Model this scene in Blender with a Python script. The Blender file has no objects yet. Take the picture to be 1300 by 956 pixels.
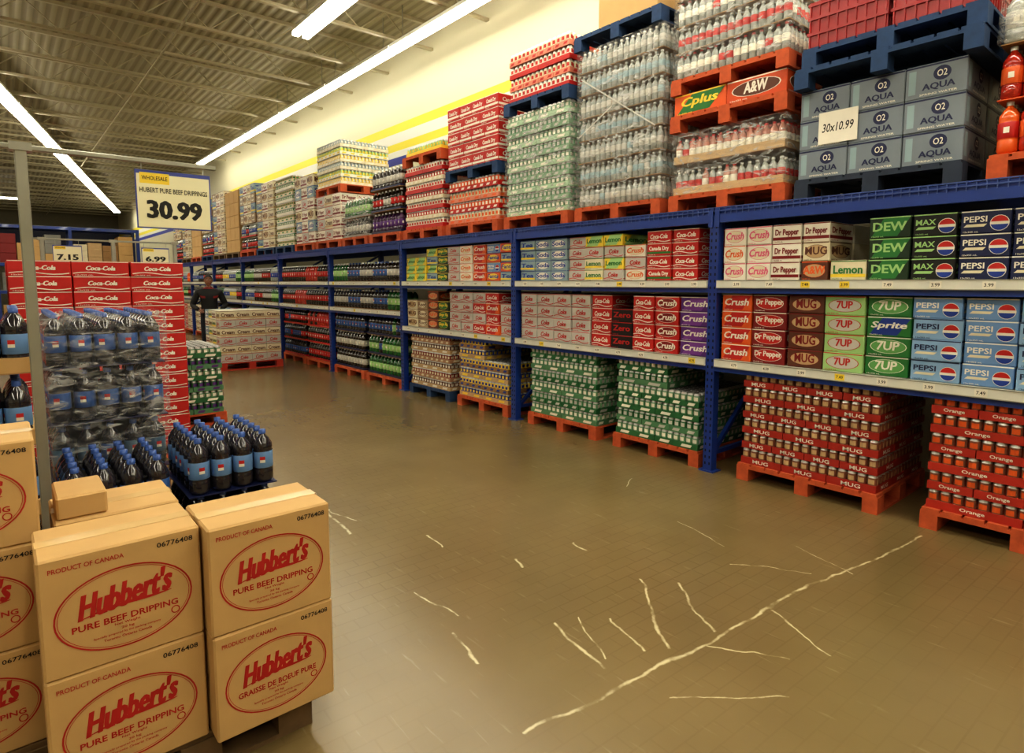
import bpy, math, random
import numpy as np
from mathutils import Vector, Matrix
random.seed(7)
R=random.random
U=random.uniform
scene=bpy.context.scene
try:
    scene.view_settings.view_transform='Standard'
    scene.view_settings.look='Medium High Contrast'
except Exception: pass

# ---------------------------------------------------------------- materials
def lin(c):
    return tuple((x/12.92 if x<=.04045 else ((x+.055)/1.055)**2.4) for x in c)
_M={}
def M(name,col,rough=.5,metal=0.0,var=.12,coat=0.0,scale=9.0,bump=0.0,trans=0.0):
    if name in _M: return _M[name]
    m=bpy.data.materials.new(name); m.use_nodes=True
    nt=m.node_tree; bs=nt.nodes['Principled BSDF']
    c=lin(col)
    if var>0:
        tc=nt.nodes.new('ShaderNodeTexCoord'); nz=nt.nodes.new('ShaderNodeTexNoise')
        nz.inputs['Scale'].default_value=scale; nz.inputs['Detail'].default_value=3
        nt.links.new(tc.outputs['Object'],nz.inputs['Vector'])
        mx=nt.nodes.new('ShaderNodeMix'); mx.data_type='RGBA'
        mx.inputs[6].default_value=(*[x*(1-var) for x in c],1)
        mx.inputs[7].default_value=(*[min(1,x*(1+var)) for x in c],1)
        nt.links.new(nz.outputs['Fac'],mx.inputs[0]); nt.links.new(mx.outputs[2],bs.inputs['Base Color'])
        if bump>0:
            bp=nt.nodes.new('ShaderNodeBump'); bp.inputs['Strength'].default_value=bump; bp.inputs['Distance'].default_value=.01
            nt.links.new(nz.outputs['Fac'],bp.inputs['Height']); nt.links.new(bp.outputs['Normal'],bs.inputs['Normal'])
    else: bs.inputs['Base Color'].default_value=(*c,1)
    bs.inputs['Roughness'].default_value=rough; bs.inputs['Metallic'].default_value=metal
    if coat: bs.inputs['Coat Weight'].default_value=coat
    _M[name]=m; return m
def EM(name,col,st):
    m=bpy.data.materials.new(name); m.use_nodes=True; bs=m.node_tree.nodes['Principled BSDF']
    bs.inputs['Base Color'].default_value=(1,1,1,1)
    bs.inputs['Emission Color'].default_value=(*col,1); bs.inputs['Emission Strength'].default_value=st
    return m
def wrapmat():
    m=bpy.data.materials.new('shrink_wrap_film'); m.use_nodes=True; nt=m.node_tree; nt.nodes.clear()
    out=nt.nodes.new('ShaderNodeOutputMaterial'); mix=nt.nodes.new('ShaderNodeMixShader')
    tr=nt.nodes.new('ShaderNodeBsdfTransparent'); bs=nt.nodes.new('ShaderNodeBsdfPrincipled')
    bs.inputs['Base Color'].default_value=(.85,.85,.82,1); bs.inputs['Roughness'].default_value=.25
    tc=nt.nodes.new('ShaderNodeTexCoord'); mp=nt.nodes.new('ShaderNodeMapping'); mp.inputs['Scale'].default_value=(3,3,9); mp.inputs['Rotation'].default_value=(.5,.4,0)
    nz=nt.nodes.new('ShaderNodeTexNoise'); nz.inputs['Scale'].default_value=2.5; nz.inputs['Detail'].default_value=5; nz.inputs['Distortion'].default_value=1.5
    nt.links.new(tc.outputs['Object'],mp.inputs[0]); nt.links.new(mp.outputs[0],nz.inputs[0])
    cr=nt.nodes.new('ShaderNodeValToRGB'); cr.color_ramp.elements[0].position=.46; cr.color_ramp.elements[0].color=(.05,.05,.05,1)
    cr.color_ramp.elements[1].position=.72; cr.color_ramp.elements[1].color=(.5,.5,.5,1)
    nt.links.new(nz.outputs['Fac'],cr.inputs[0]); nt.links.new(cr.outputs[0],mix.inputs[0])
    bp=nt.nodes.new('ShaderNodeBump'); bp.inputs['Strength'].default_value=.6; bp.inputs['Distance'].default_value=.03
    nt.links.new(nz.outputs['Fac'],bp.inputs['Height']); nt.links.new(bp.outputs[0],bs.inputs['Normal'])
    nt.links.new(tr.outputs[0],mix.inputs[1]); nt.links.new(bs.outputs[0],mix.inputs[2]); nt.links.new(mix.outputs[0],out.inputs[0])
    return m
WRAP=wrapmat()
WHITE=M('print_white',(.90,.88,.82)); BLACK=M('print_black',(.06,.06,.06)); RED=M('print_red',(.72,.11,.09)); DKRED=M('print_dark_red',(.48,.06,.07))
BLUE=M('print_blue',(.10,.22,.56)); NAVY=M('print_navy',(.07,.11,.28)); GREEN=M('print_green',(.15,.45,.20)); YEL=M('print_yellow',(.92,.80,.24))
LGREEN=M('print_light_green',(.62,.78,.50)); ORANGE=M('print_orange',(.86,.36,.12)); PINK=M('print_pink',(.85,.35,.5)); PURP=M('print_purple',(.34,.15,.46))
BROWN=M('print_brown',(.36,.19,.12)); TAN=M('print_tan',(.74,.62,.45)); SILV=M('print_silver',(.74,.73,.70),.35); LBLUE=M('print_light_blue',(.52,.66,.80)); CREAM=M('print_cream',(.86,.82,.70))
GREY=M('print_grey',(.5,.5,.48)); DGREEN=M('print_dark_green',(.08,.18,.10)); TEAL=M('print_grey_blue',(.55,.64,.67))
CARD=M('cardboard',(.75,.61,.40),.75,var=.08,bump=.1); CARDD=M('cardboard_dark',(.60,.46,.30),.8); TAPE=M('packing_tape',(.80,.68,.48),.25)
CARDRED=M('carton_ink_red',(.68,.12,.10),.6); PALO=M('pallet_orange_wood',(.73,.33,.17),.8,var=.35,scale=20); PALB=M('pallet_blue_wood',(.14,.25,.40),.8,var=.35,scale=20)
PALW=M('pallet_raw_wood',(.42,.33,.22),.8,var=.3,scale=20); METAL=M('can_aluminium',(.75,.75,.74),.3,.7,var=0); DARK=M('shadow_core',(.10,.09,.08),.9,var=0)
RACKB=M('rack_blue_paint',(.10,.22,.52),.35,var=.15,coat=.3); RAIL=M('shelf_rail_white',(.84,.84,.80),.35); STEEL=M('galvanised_steel',(.62,.62,.58),.35,.6); SHEETM=M('shelf_steel',(.55,.55,.5),.5)
HOLE=M('rack_hole_dark',(.02,.03,.09),.8,var=0); WIRE=M('rack_wire_deck',(.26,.34,.58),.4,.2)
COLA=M('pet_cola',(.11,.07,.06),.07,var=0,coat=.6); PCOLA=M('pet_cola_blue',(.15,.14,.17),.09,var=0,coat=.9); PGREEN=M('pet_green',(.10,.34,.15),.08,var=0,coat=.5); PCLEAR=M('pet_clear',(.60,.62,.60),.08,var=.2,coat=.6,scale=30)
PORANGE=M('pet_orange',(.88,.38,.15),.08,var=0,coat=.5); PRED=M('pet_red',(.66,.17,.11),.08,var=0,coat=.5); PPURP=M('pet_purple',(.22,.11,.25),.08,var=0,coat=.5)
CAPW=M('cap_white',(.9,.9,.88),.4,var=0); CAPB=M('cap_blue',(.20,.33,.60),.4,var=0)
PBLUE=M('cola_label_blue',(.22,.37,.62),.35)
PL=M('cola_label_light',(.40,.55,.74),.35); LT=M('label_teal',(.28,.40,.50),.35)

# ---------------------------------------------------------------- mesh builder
PEND=[]
class B:
    def __init__(s): s.C=[]; s.n=0; s.mats=[]; s._f=None
    def mi(s,m):
        for i,x in enumerate(s.mats):
            if x is m: return i
        s.mats.append(m); return len(s.mats)-1
    def raw(s,verts,faces,mat,smooth=False):
        v=np.array(verts,dtype=np.float64).reshape(-1,3)
        lp=np.array([i for f in faces for i in f],dtype=np.int64)+s.n
        tt=np.array([len(f) for f in faces],dtype=np.int64)
        if isinstance(mat,(list,tuple)): mi=np.array([s.mi(x) for x in mat])
        else: mi=np.full(len(faces),s.mi(mat))
        s.C.append((v,lp,tt,mi,np.full(len(faces),smooth))); s.n+=len(v); s._f=None
    def freeze(s):
        if s._f is None:
            s._f=tuple(np.concatenate([c[i] for c in s.C]) for i in range(5)); s.C=[s._f]
        return s._f
    def add(s,o,loc=(0,0,0),rz=0.0,sc=1.0,sub=None):
        v,lp,tt,mi,sm=o.freeze()
        v=v*sc
        if rz:
            c,sn=math.cos(rz),math.sin(rz); v=np.stack([v[:,0]*c-v[:,1]*sn,v[:,0]*sn+v[:,1]*c,v[:,2]],1)
        v=v+np.array(loc)
        mp=np.array([s.mi((sub or {}).get(m,m)) for m in o.mats])
        s.C.append((v,lp+s.n,tt,mp[mi],sm)); s.n+=len(v); s._f=None
    def box(s,x0,x1,y0,y1,z0,z1,mat):
        s.raw([(x0,y0,z0),(x1,y0,z0),(x1,y1,z0),(x0,y1,z0),(x0,y0,z1),(x1,y0,z1),(x1,y1,z1),(x0,y1,z1)],
              [(0,3,2,1),(4,5,6,7),(0,1,5,4),(1,2,6,5),(2,3,7,6),(3,0,4,7)],mat)
    def cbox(s,x0,x1,y0,y1,z0,z1,mat,c=.006):
        ce=((x0+x1)/2,(y0+y1)/2,(z0+z1)/2); h=((x1-x0)/2,(y1-y0)/2,(z1-z0)/2)
        idx={};vs=[]
        for sx in(-1,1):
            for sy in(-1,1):
                for sz in(-1,1):
                    for a in range(3):
                        sg=(sx,sy,sz); idx[(sg,a)]=len(vs)
                        vs.append(tuple(sg[k]*(h[k]-(0 if k==a else c)) for k in range(3)))
        fs=[]
        for a in range(3):
            b_,c_=(a+1)%3,(a+2)%3
            for sg in(-1,1):
                q=[]
                for (p,r) in((-1,-1),(1,-1),(1,1),(-1,1)):
                    t=[0,0,0];t[a]=sg;t[b_]=p;t[c_]=r;q.append(idx[(tuple(t),a)])
                fs.append(q)
            for p in(-1,1):
                for r in(-1,1):
                    t0=[0,0,0];t0[a]=-1;t0[b_]=p;t0[c_]=r;t1=list(t0);t1[a]=1;t0=tuple(t0);t1=tuple(t1)
                    fs.append([idx[(t0,b_)],idx[(t1,b_)],idx[(t1,c_)],idx[(t0,c_)]])
        for sx in(-1,1):
            for sy in(-1,1):
                for sz in(-1,1): fs.append([idx[((sx,sy,sz),a)] for a in range(3)])
        out=[]
        for f in fs:
            P=[Vector(vs[i]) for i in f]; n=(P[1]-P[0]).cross(P[2]-P[0]); cc=sum(P,Vector())/len(P)
            out.append(f if n.dot(cc)>0 else f[::-1])
        s.raw([(v[0]+ce[0],v[1]+ce[1],v[2]+ce[2]) for v in vs],out,mat)
    def beam(s,p0,p1,w,mat,w2=None):
        p0=Vector(p0);p1=Vector(p1);d=(p1-p0).normalized(); up=Vector((0,0,1)) if abs(d.z)<.95 else Vector((0,1,0))
        a=d.cross(up).normalized()*w/2; b_=a.cross(d).normalized()*(w2 or w)/2
        vs=[tuple(p+i*a+j*b_) for p in(p0,p1) for (i,j) in((-1,-1),(1,-1),(1,1),(-1,1))]
        s.raw(vs,[(0,1,2,3),(7,6,5,4),(1,0,4,5),(2,1,5,6),(3,2,6,7),(0,3,7,4)],mat)
    def lathe(s,prof,seg,mats,smooth=True,c=(0,0,0)):
        vs=[];fs=[];ml=[]
        for (r,z) in prof:
            for k in range(seg):
                a=2*math.pi*k/seg; vs.append((c[0]+r*math.cos(a),c[1]+r*math.sin(a),c[2]+z))
        for i in range(len(prof)-1):
            for k in range(seg):
                k2=(k+1)%seg
                fs.append((i*seg+k,i*seg+k2,(i+1)*seg+k2,(i+1)*seg+k)); ml.append(mats[i] if isinstance(mats,list) else mats)
        s.raw(vs,fs,ml,smooth)
    def quadf(s,o,xd,yd,w,h,mat,skew=0):
        o=Vector(o);xd=Vector(xd);yd=Vector(yd)
        s.raw([tuple(o+xd*(u*w/2+v*skew)+yd*(v*h/2)) for(u,v) in((-1,-1),(1,-1),(1,1),(-1,1))],[(0,1,2,3)],mat)
    def ell(s,o,xd,yd,w,h,mat,seg=18,ring=0,v0=-1,v1=1):
        o=Vector(o);xd=Vector(xd);yd=Vector(yd)
        if ring:
            vs=[];fs=[]
            for k in range(seg):
                a=2*math.pi*k/seg
                vs.append(tuple(o+xd*math.cos(a)*w/2+yd*math.sin(a)*h/2)); vs.append(tuple(o+xd*math.cos(a)*(w/2-ring)+yd*math.sin(a)*(h/2-ring)))
            for k in range(seg):
                j=(k+1)%seg; fs.append((2*k,2*j,2*j+1,2*k+1))
            s.raw(vs,fs,mat)
        else:
            P=[]
            for k in range(seg):
                a=2*math.pi*k/seg; v=max(v0,min(v1,math.sin(a)))
                P.append(tuple(o+xd*(math.copysign(math.sqrt(max(0,1-v*v)),math.cos(a)) if abs(math.cos(a))>1e-6 else 0)*w/2+yd*v*h/2))
            s.raw(P,[tuple(range(seg))],mat)
    def text(s,st,o,xd,yd,w,h,mat,shear=0.0,bold=.012,dbl=0):
        vs,fs=tmesh(st,shear,min(bold,.022)); o=Vector(o);xd=Vector(xd);yd=Vector(yd)
        offs=[0] if not dbl else [-dbl,0,dbl]
        n=xd.cross(yd)
        for i,q in enumerate(offs):
            s.raw([tuple(o+xd*(u*w+q)+yd*(v*h)+n*(i*.0001)) for(u,v) in vs],fs,mat)
    def obj(s,name,parent=None):
        v,lp,tt,mi,sm=s.freeze()
        mn=v.min(0);mx=v.max(0); o=np.array([(mn[0]+mx[0])/2,(mn[1]+mx[1])/2,mn[2]])
        v=v-o
        me=bpy.data.meshes.new(name)
        me.vertices.add(len(v)); me.vertices.foreach_set('co',v.astype(np.float32).ravel())
        me.loops.add(len(lp)); me.loops.foreach_set('vertex_index',lp.astype(np.int32))
        me.polygons.add(len(tt)); st=np.concatenate([[0],np.cumsum(tt)[:-1]]).astype(np.int32)
        me.polygons.foreach_set('loop_start',st)
        for m in s.mats: me.materials.append(m)
        me.polygons.foreach_set('material_index',mi.astype(np.int32)); me.polygons.foreach_set('use_smooth',sm.astype(bool))
        me.update(calc_edges=True)
        if PEND and parent is None and not name.startswith('wooden'):
            root=bpy.data.objects.new(name.replace('_stack','')+'_pallet_load',None); scene.collection.objects.link(root)
            root.location=PEND[0].location
            bpy.context.view_layer.update()
            for p in PEND: p.parent=root; p.location=Vector(p.location)-root.location; p.name='pallet'
            PEND.clear()
            ob=bpy.data.objects.new('goods',me); scene.collection.objects.link(ob); ob.parent=root; ob.location=Vector(o.tolist())-root.location
            return root
        ob=bpy.data.objects.new(name,me); scene.collection.objects.link(ob); ob.location=o.tolist()
        if parent: ob.parent=parent
        return ob
_T={}
def tmesh(st,shear,bold=.015):
    k=(st,shear,bold)
    if k in _T: return _T[k]
    cu=bpy.data.curves.new('t','FONT'); cu.body=st; cu.resolution_u=2; cu.align_x='CENTER'; cu.shear=shear; cu.offset=bold
    ob=bpy.data.objects.new('t',cu); scene.collection.objects.link(ob)
    dg=bpy.context.evaluated_depsgraph_get(); dg.update()
    me=bpy.data.meshes.new_from_object(ob.evaluated_get(dg))
    vs=[(v.co.x,v.co.y) for v in me.vertices]; fs=[tuple(p.vertices) for p in me.polygons]
    x0=min(v[0] for v in vs);x1=max(v[0] for v in vs);y0=min(v[1] for v in vs);y1=max(v[1] for v in vs)
    vs=[((x-x0)/(x1-x0)-.5,(y-y0)/(y1-y0)-.5) for(x,y) in vs]
    bpy.data.objects.remove(ob); bpy.data.curves.remove(cu); bpy.data.meshes.remove(me)
    _T[k]=(vs,fs); return _T[k]

# ---------------------------------------------------------------- styles / cases
def S(base,text='',tc=WHITE,kind='plain',c2=WHITE,shear=0.0,tw=.8,th=.42): return dict(base=base,text=text,tc=tc,kind=kind,c2=c2,shear=shear,tw=tw,th=th)
ST=dict(
 crush=S(ORANGE,'Crush',WHITE,'diag',RED,.2), crushr=S(RED,'Crush',WHITE,'oval',DKRED,.2), crushp=S(PURP,'Crush',WHITE,'diag',M('print_violet',(.46,.22,.56)),.2),
 drp=S(DKRED,'Dr Pepper',WHITE,'oval',RED,.0), mug=S(BROWN,'MUG',DKRED,'oval',TAN,0,.55,.5), d7=S(LGREEN,'7UP',RED,'oval',SILV,0,.4,.4),
 u7=S(GREEN,'7UP',WHITE,'oval',M('print_mid_green',(.38,.62,.34)),.1,.5,.45), dpep=S(LBLUE,'PEPSI',NAVY,'globe'), pep=S(M('case_blue',(.42,.57,.76)),'PEPSI',WHITE,'globe'),
 pepd=S(NAVY,'PEPSI',WHITE,'globe'), bpep=S(BLACK,'MAX',LGREEN,'globe'), pnk=S(WHITE,'Crush',PINK,'oval',CREAM,.2), ora=S(WHITE,'Crush',ORANGE,'oval',CREAM,.2),
 ddp=S(WHITE,'Dr Pepper',DKRED,'band',DKRED), crm=S(CREAM,'Cream',BROWN,'band',TAN), dmug=S(CREAM,'MUG',BROWN,'oval',TAN), lem=S(CREAM,'Lemon',GREEN,'band',YEL),
 blk=S(DGREEN,'DEW',LGREEN,'diag',GREEN), coke=S(RED,'Coca-Cola',WHITE,'wave',WHITE,.25,.72,.36), cokeb=S(RED,'Coca-Cola',WHITE,'wave',WHITE,.25,.50,.30), dcoke=S(SILV,'Coke',RED,'wave',RED,.25,.5,.4), zero=S(BLACK,'Zero',RED,'plain'),
 spr=S(GREEN,'Sprite',WHITE,'diag',BLUE,.2), gng=S(DGREEN,'Ginger Ale',YEL,'oval',GREEN), nst=S(TEAL,'Tea',BLUE,'band',YEL,.1), soda=S(TEAL,'Soda',BLUE,'oval',WHITE), ylw=S(YEL,'Lemon',GREEN,'diag',LGREEN),
 barq=S(M('case_tan2',(.66,.56,.44)),'Root',BROWN,'oval',CREAM), fan=S(ORANGE,'Fanta',BLUE,'oval',YEL,.1), red2=S(RED,'Canada Dry',WHITE,'band',GREEN), sq=S(BROWN,'A&W',ORANGE,'oval',TAN))
def decor0(b,o,xd,n,w,h,st):
    o=Vector(o);n=Vector(n);yd=Vector((0,0,1)); xd=Vector(xd)
    k=st['kind']; e=.0012
    b.quadf(o+n*e*.6+yd*h*.455,xd,yd,w*.97,h*.05,st['tc'])
    b.text('12x355 mL',o+n*e*1.5-yd*h*.42-xd*w*.28,xd,yd,w*.3,h*.07,st['tc'])
    if k=='oval': b.ell(o+n*e,xd,yd,w*.82,h*.70,st['tc']); b.ell(o+n*e*1.4,xd,yd,w*.78,h*.66,st['c2'])
    elif k=='band': b.quadf(o+n*e-yd*h*.26,xd,yd,w*.96,h*.16,st['c2'])
    elif k=='diag': b.quadf(o+n*e+xd*w*.02,xd,yd,w*.62,h*.84,st['c2'],skew=w*.14)
    elif k=='wave':
        P=[];N=8
        for i in range(N+1):
            t=i/N; P.append(o+n*e+xd*(t-.5)*w*.94+yd*(-h*.34+h*.08*math.sin(t*6.28)))
        Q=[p+yd*h*.06 for p in P]
        b.raw([tuple(p) for p in P+Q],[(i,i+1,i+N+2,i+N+1) for i in range(N)],st['c2'])
    elif k=='globe':
        c=o+n*e+xd*w*.27-yd*h*.08; g=min(w*.4,h*.62)
        b.ell(c,xd,yd,g*1.08,g*1.08,WHITE); b.ell(c+n*e,xd,yd,g,g,RED,v0=.2); b.ell(c+n*e,xd,yd,g,g,BLUE,v1=-.2)
        b.text(st['text'],o+n*2*e-xd*w*.2+yd*h*.12,xd,yd,w*.46,h*.26,st['tc'],st['shear'],.02)
        b.quadf(o+n*e-xd*w*.2-yd*h*.15,xd,yd,w*.4,h*.12,st['tc'] if st['base'] is BLACK else CREAM,skew=w*.03); return
    if st['text']: b.text(st['text'],o+n*2*e+yd*h*.04,xd,yd,w*st['tw'],h*st['th'],st['tc'],st['shear'],.02,dbl=w*.004)
def decor(b,o,xd,n,w,h,st):
    if st['kind']=='aqua':
        o=Vector(o);n=Vector(n);xd=Vector(xd);yd=Vector((0,0,1))
        b.ell(o+n*.001+yd*h*.16+xd*w*.1,xd,yd,h*.46,h*.42,NAVY); b.text('O2',o+n*.002+yd*h*.16+xd*w*.1,xd,yd,h*.26,h*.2,WHITE)
        b.text('AQUA',o+n*.002-yd*h*.2+xd*w*.05,xd,yd,w*.52,h*.22,NAVY,dbl=.0015); b.quadf(o+n*.001+yd*h*.44,xd,yd,w*.98,h*.05,NAVY); b.text('SPRING WATER',o+n*.002-yd*h*.4+xd*w*.05,xd,yd,w*.6,h*.06,WHITE)
        b.quadf(o+n*.001-xd*w*.38,xd,yd,w*.12,h*.7,TEAL)
        return
    decor0(b,o,xd,n,w,h,st)
_case={}
def case(w,d,h,sk,dec=True):
    key=(round(w,3),round(d,3),round(h,3),sk,dec)
    if key in _case: return _case[key]
    b=B(); st=ST[sk] if isinstance(sk,str) else sk
    b.cbox(-w/2+.002,w/2-.002,-d/2+.002,d/2-.002,0,h,st['base'],.005)
    if dec:
        decor(b,(0,-d/2+.002,h/2),(1,0,0),(0,-1,0),w,h,st); decor(b,(w/2-.002,0,h/2),(0,1,0),(1,0,0),d,h,st)
    b.freeze(); _case[key]=b; return b

# ---------------------------------------------------------------- generic goods
def pallet(x0,x1,y0,y1,z,mat,h=.14,solo=False,name='wooden_pallet'):
    b=B(); lx=x1-x0; ly=y1-y0
    for y in(y0,(y0+y1)/2-.05,y1-.10): b.box(x0,x1,y,y+.10,z,z+.018,mat)
    for x in(x0,(x0+x1)/2-.06,x1-.12):
        for y in(y0,(y0+y1)/2-.05,y1-.10): b.box(x,x+.12,y,y+.10,z+.018,z+h-.04,mat)
    for x in(x0,(x0+x1)/2-.06,x1-.12): b.box(x,x+.12,y0,y1,z+h-.04,z+h-.02,mat)
    n=9; w=ly/n
    for i in range(n): b.box(x0,x1,y0+i*w+.008,y0+(i+1)*w-.008,z+h-.02,z+h-.001,mat)
    if name!='wooden_pallet': return b.obj(name)
    o=b.obj('wooden_pallet')
    if not solo: PEND.append(o)
    return o
_can={}
def can(bodym,labm,h=.072):
    k=(bodym.name,labm.name,h)
    if k in _can: return _can[k]
    b=B(); seg=10
    b.lathe([(.0325,0),(.0325,h*.75)],seg,bodym)
    for a0 in (4,7):
        vs=[];
        for kx in(a0,a0+1,a0+2):
            a=2*math.pi*kx/seg
            for z in(h*.12,h*.58): vs.append((.0332*math.cos(a),.0332*math.sin(a),z))
        b.raw(vs,[(0,2,3,1),(2,4,5,3)],labm)
    b.lathe([(.0325,h*.75),(.027,h*.95),(.027,h),(.024,h),(.023,h*.96),(0,h*.96)],seg,METAL)
    b.freeze(); _can[k]=b; return b
def perim(x0,x1,y0,y1,p,full,faces='xyX'):
    nx=max(1,int(round((x1-x0)/p))); ny=max(1,int(round((y1-y0)/p))); px=(x1-x0)/nx; py=(y1-y0)/ny
    for i in range(nx):
        for j in range(ny):
            if full or ('x' in faces and i==0) or ('y' in faces and j==0) or ('X' in faces and i==nx-1) or ('Y' in faces and j==ny-1):
                yield x0+(i+.5)*px,y0+(j+.5)*py
def canstack(name,x0,x1,y0,y1,z0,nl,combos,text='',tc=WHITE,lh=.125,faces='xyX',trayh=.052,wrap=False,step=None):
    b=B()
    for l in range(nl):
        z=z0+l*lh; tray,bm,lm=combos[l%len(combos)]
        yy0=y0
        if step and l>=step[0]: yy0=step[1]
        jx=U(-.006,.006); top=(l==nl-1) or (step and l==step[0]-1)
        ny=max(1,round((y1-yy0)/.40)) if l%2==0 else max(1,round((y1-yy0)/.27)); nx=max(1,round((x1-x0)/.27)) if l%2==0 else max(1,round((x1-x0)/.4))
        wy=(y1-yy0)/ny; wx=(x1-x0)/nx
        for i in range(nx):
            for j in range(ny):
                if not top and 0<i<nx-1 and 0<j<ny-1: continue
                b.box(x0+i*wx+.003+jx,x0+(i+1)*wx-.003+jx,yy0+j*wy+.003,yy0+(j+1)*wy-.003,z,z+trayh,tray)
        if text:
            for j in range(ny): b.text(text,(x0+jx+.001,yy0+(j+.5)*wy,z+trayh*.5),(0,-1,0),(0,0,1),min(wy*.45,.13),trayh*.55,tc,0,.02)
            for i in range(nx): b.text(text,(x0+(i+.5)*wx+jx,yy0+.001,z+trayh*.5),(1,0,0),(0,0,1),min(wx*.45,.13),trayh*.55,tc,0,.02)
        else:
            for j in range(ny):
                for q in(-.25,.25): b.quadf((x0+jx+.002,yy0+(j+.5+q)*wy,z+trayh*.5),(0,-1,0),(0,0,1),wy*.22,trayh*.5,lm,skew=.008)
            for i in range(nx):
                for q in(-.25,.25): b.quadf((x0+(i+.5+q)*wx+jx,yy0+.002,z+trayh*.5),(1,0,0),(0,0,1),wx*.22,trayh*.5,lm,skew=.008)
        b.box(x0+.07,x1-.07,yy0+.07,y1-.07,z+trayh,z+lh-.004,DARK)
        t=can(bm,lm,lh-trayh-.002)
        for (cx,cy) in perim(x0+.004,x1-.004,yy0+.004,y1-.004,.067,False,faces+'Y'): b.add(t,(cx+jx,cy,z+trayh))
        if top:
            for (cx,cy) in perim(x0+.07,x1-.07,yy0+.07,y1-.07,.067,True): b.add(t,(cx+jx,cy,z+trayh))
    if wrap: wrapbox(b,x0,x1,y0,y1,z0,z0+nl*lh)
    return b.obj(name)
def wrapbox(b,x0,x1,y0,y1,z0,z1,strips=False):
    e=.012; n=14; m=12
    ring=[]
    pts=[(x0-e,y0-e),(x1+e,y0-e),(x1+e,y1+e),(x0-e,y1+e)]
    for k in range(4):
        a=pts[k];c=pts[(k+1)%4]
        for i in range(n): ring.append((a[0]+(c[0]-a[0])*i/n,a[1]+(c[1]-a[1])*i/n))
    vs=[];fs=[];N=len(ring); cx=(x0+x1)/2;cy=(y0+y1)/2
    for l in range(m+1):
        z=z0+.01+(z1-z0-.02)*l/m
        for (x,y) in ring:
            f=1+U(-.004,.010); vs.append((cx+(x-cx)*f,cy+(y-cy)*f,z+(U(-.02,.01) if 0<l<m else 0)))
    for l in range(m):
        for k in range(N): fs.append((l*N+k,l*N+(k+1)%N,(l+1)*N+(k+1)%N,(l+1)*N+k))
    b.raw(vs,fs,WRAP,True)
    if strips:
        for (ya,za,yb,zb) in((.95,.82,.05,.42),(.98,.45,.55,.60)):
            P0=Vector((x0-.026,y0+(y1-y0)*ya,z0+(z1-z0)*za)); P1=Vector((x0-.026,y0+(y1-y0)*yb,z0+(z1-z0)*zb))
            b.beam(P0,P1,.002,SILV,.012)
_bt={}
def bottle(kind,liq,lab,cap):
    k=(kind,liq.name,lab.name,cap.name)
    if k in _bt: return _bt[k]
    b=B()
    if kind=='2l':
        b.lathe([(0,.004),(.040,0),(.053,.018),(.053,.075),(.050,.082),(.0535,.087),(.0535,.180),(.050,.187),(.053,.195),(.050,.220),(.034,.252),(.017,.272),(.015,.284)],12,[liq]*5+[lab]*1+[liq]*6)
        b.lathe([(.019,.278),(.019,.302),(0,.303)],10,cap)
        pep=lab in (PBLUE,PL,LT)
        for a0 in (5.3,8.3):
            for (za,zb,mm) in (((.118,.134,WHITE),(.134,.153,RED)) if pep else ((.118,.152,WHITE),)):
                vs=[]
                for q in(0,.5,1.0):
                    a=2*math.pi*(a0+q)/12
                    for z in(za,zb): vs.append((.0541*math.cos(a),.0541*math.sin(a),z))
                b.raw(vs,[(0,2,3,1),(2,4,5,3)],mm)
    else:
        b.lathe([(0,.003),(.026,0),(.032,.012),(.031,.05),(.032,.055),(.0325,.06),(.0325,.115),(.031,.12),(.031,.14),(.014,.175),(.012,.187)],9,[liq]*5+[lab]*1+[liq]*4)
        b.lathe([(.0145,.184),(.0145,.200),(0,.201)],8,cap)
    b.freeze(); _bt[k]=b; return b
def bottlestack(name,x0,x1,y0,y1,z0,nl,kinds,kind='2l',tray=None,lh=None,sheet=CARDD,faces='xyX',wrap=False,core=DARK,full_top=True,strips=False):
    b=B(); lh=lh or (.312 if kind=='2l' else .208); p=.108 if kind=='2l' else .067
    for l in range(nl):
        z=z0+l*lh; kk=kinds[l%len(kinds)]
        b.box(x0,x1,y0,y1,z,z+.006,sheet)
        if tray: b.box(x0,x1,y0,y1,z+.006,z+.006+tray[1],tray[0])
        jx=U(-.005,.005); base=z+.006
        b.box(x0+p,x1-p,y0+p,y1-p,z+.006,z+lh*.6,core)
        for(cx,cy) in perim(x0+.004,x1-.004,y0+.004,y1-.004,p,(l==nl-1 and full_top),faces+'Y'):
            t=bottle(kind,*(kk if R()<.9 else kinds[(l+1)%len(kinds)]))
            b.add(t,(cx+jx,cy,base),rz=U(-.3,.3))
    if wrap: wrapbox(b,x0,x1,y0,y1,z0,z0+nl*lh,strips)
    return b.obj(name)
def casestack(name,x0,x1,y0,y1,z0,w,d,h,nl,styles,front='x',alt=False):
    b=B()
    for l in range(nl):
        z=z0+l*h
        st=styles[l%len(styles)]
        if front=='x': W=(y1-y0);D=(x1-x0)
        else: W=(x1-x0);D=(y1-y0)
        ww,dd=(w,d)
        if alt and l%2: ww,dd=d,w
        n=max(1,round(W/ww)); m=max(1,round(D/dd)); ww=W/n; dd=D/m
        for i in range(n):
            for j in range(m):
                if 0<i<n-1 and j>0 and l<nl-1 and j<m-1: continue
                c=case(ww,dd,h,st if isinstance(st,str) else st[i%len(st)],j==0 or i in(0,n-1)); jt=U(-.004,.004)
                if front=='x': b.add(c,(x0+(j+.5)*dd+jt,y1-(i+.5)*ww,z),rz=-math.pi/2)
                else: b.add(c,(x0+(i+.5)*ww+jt,y0+(j+.5)*dd+U(-.006,.006),z),rz=U(-.01,.01))
    return b.obj(name)
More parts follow.
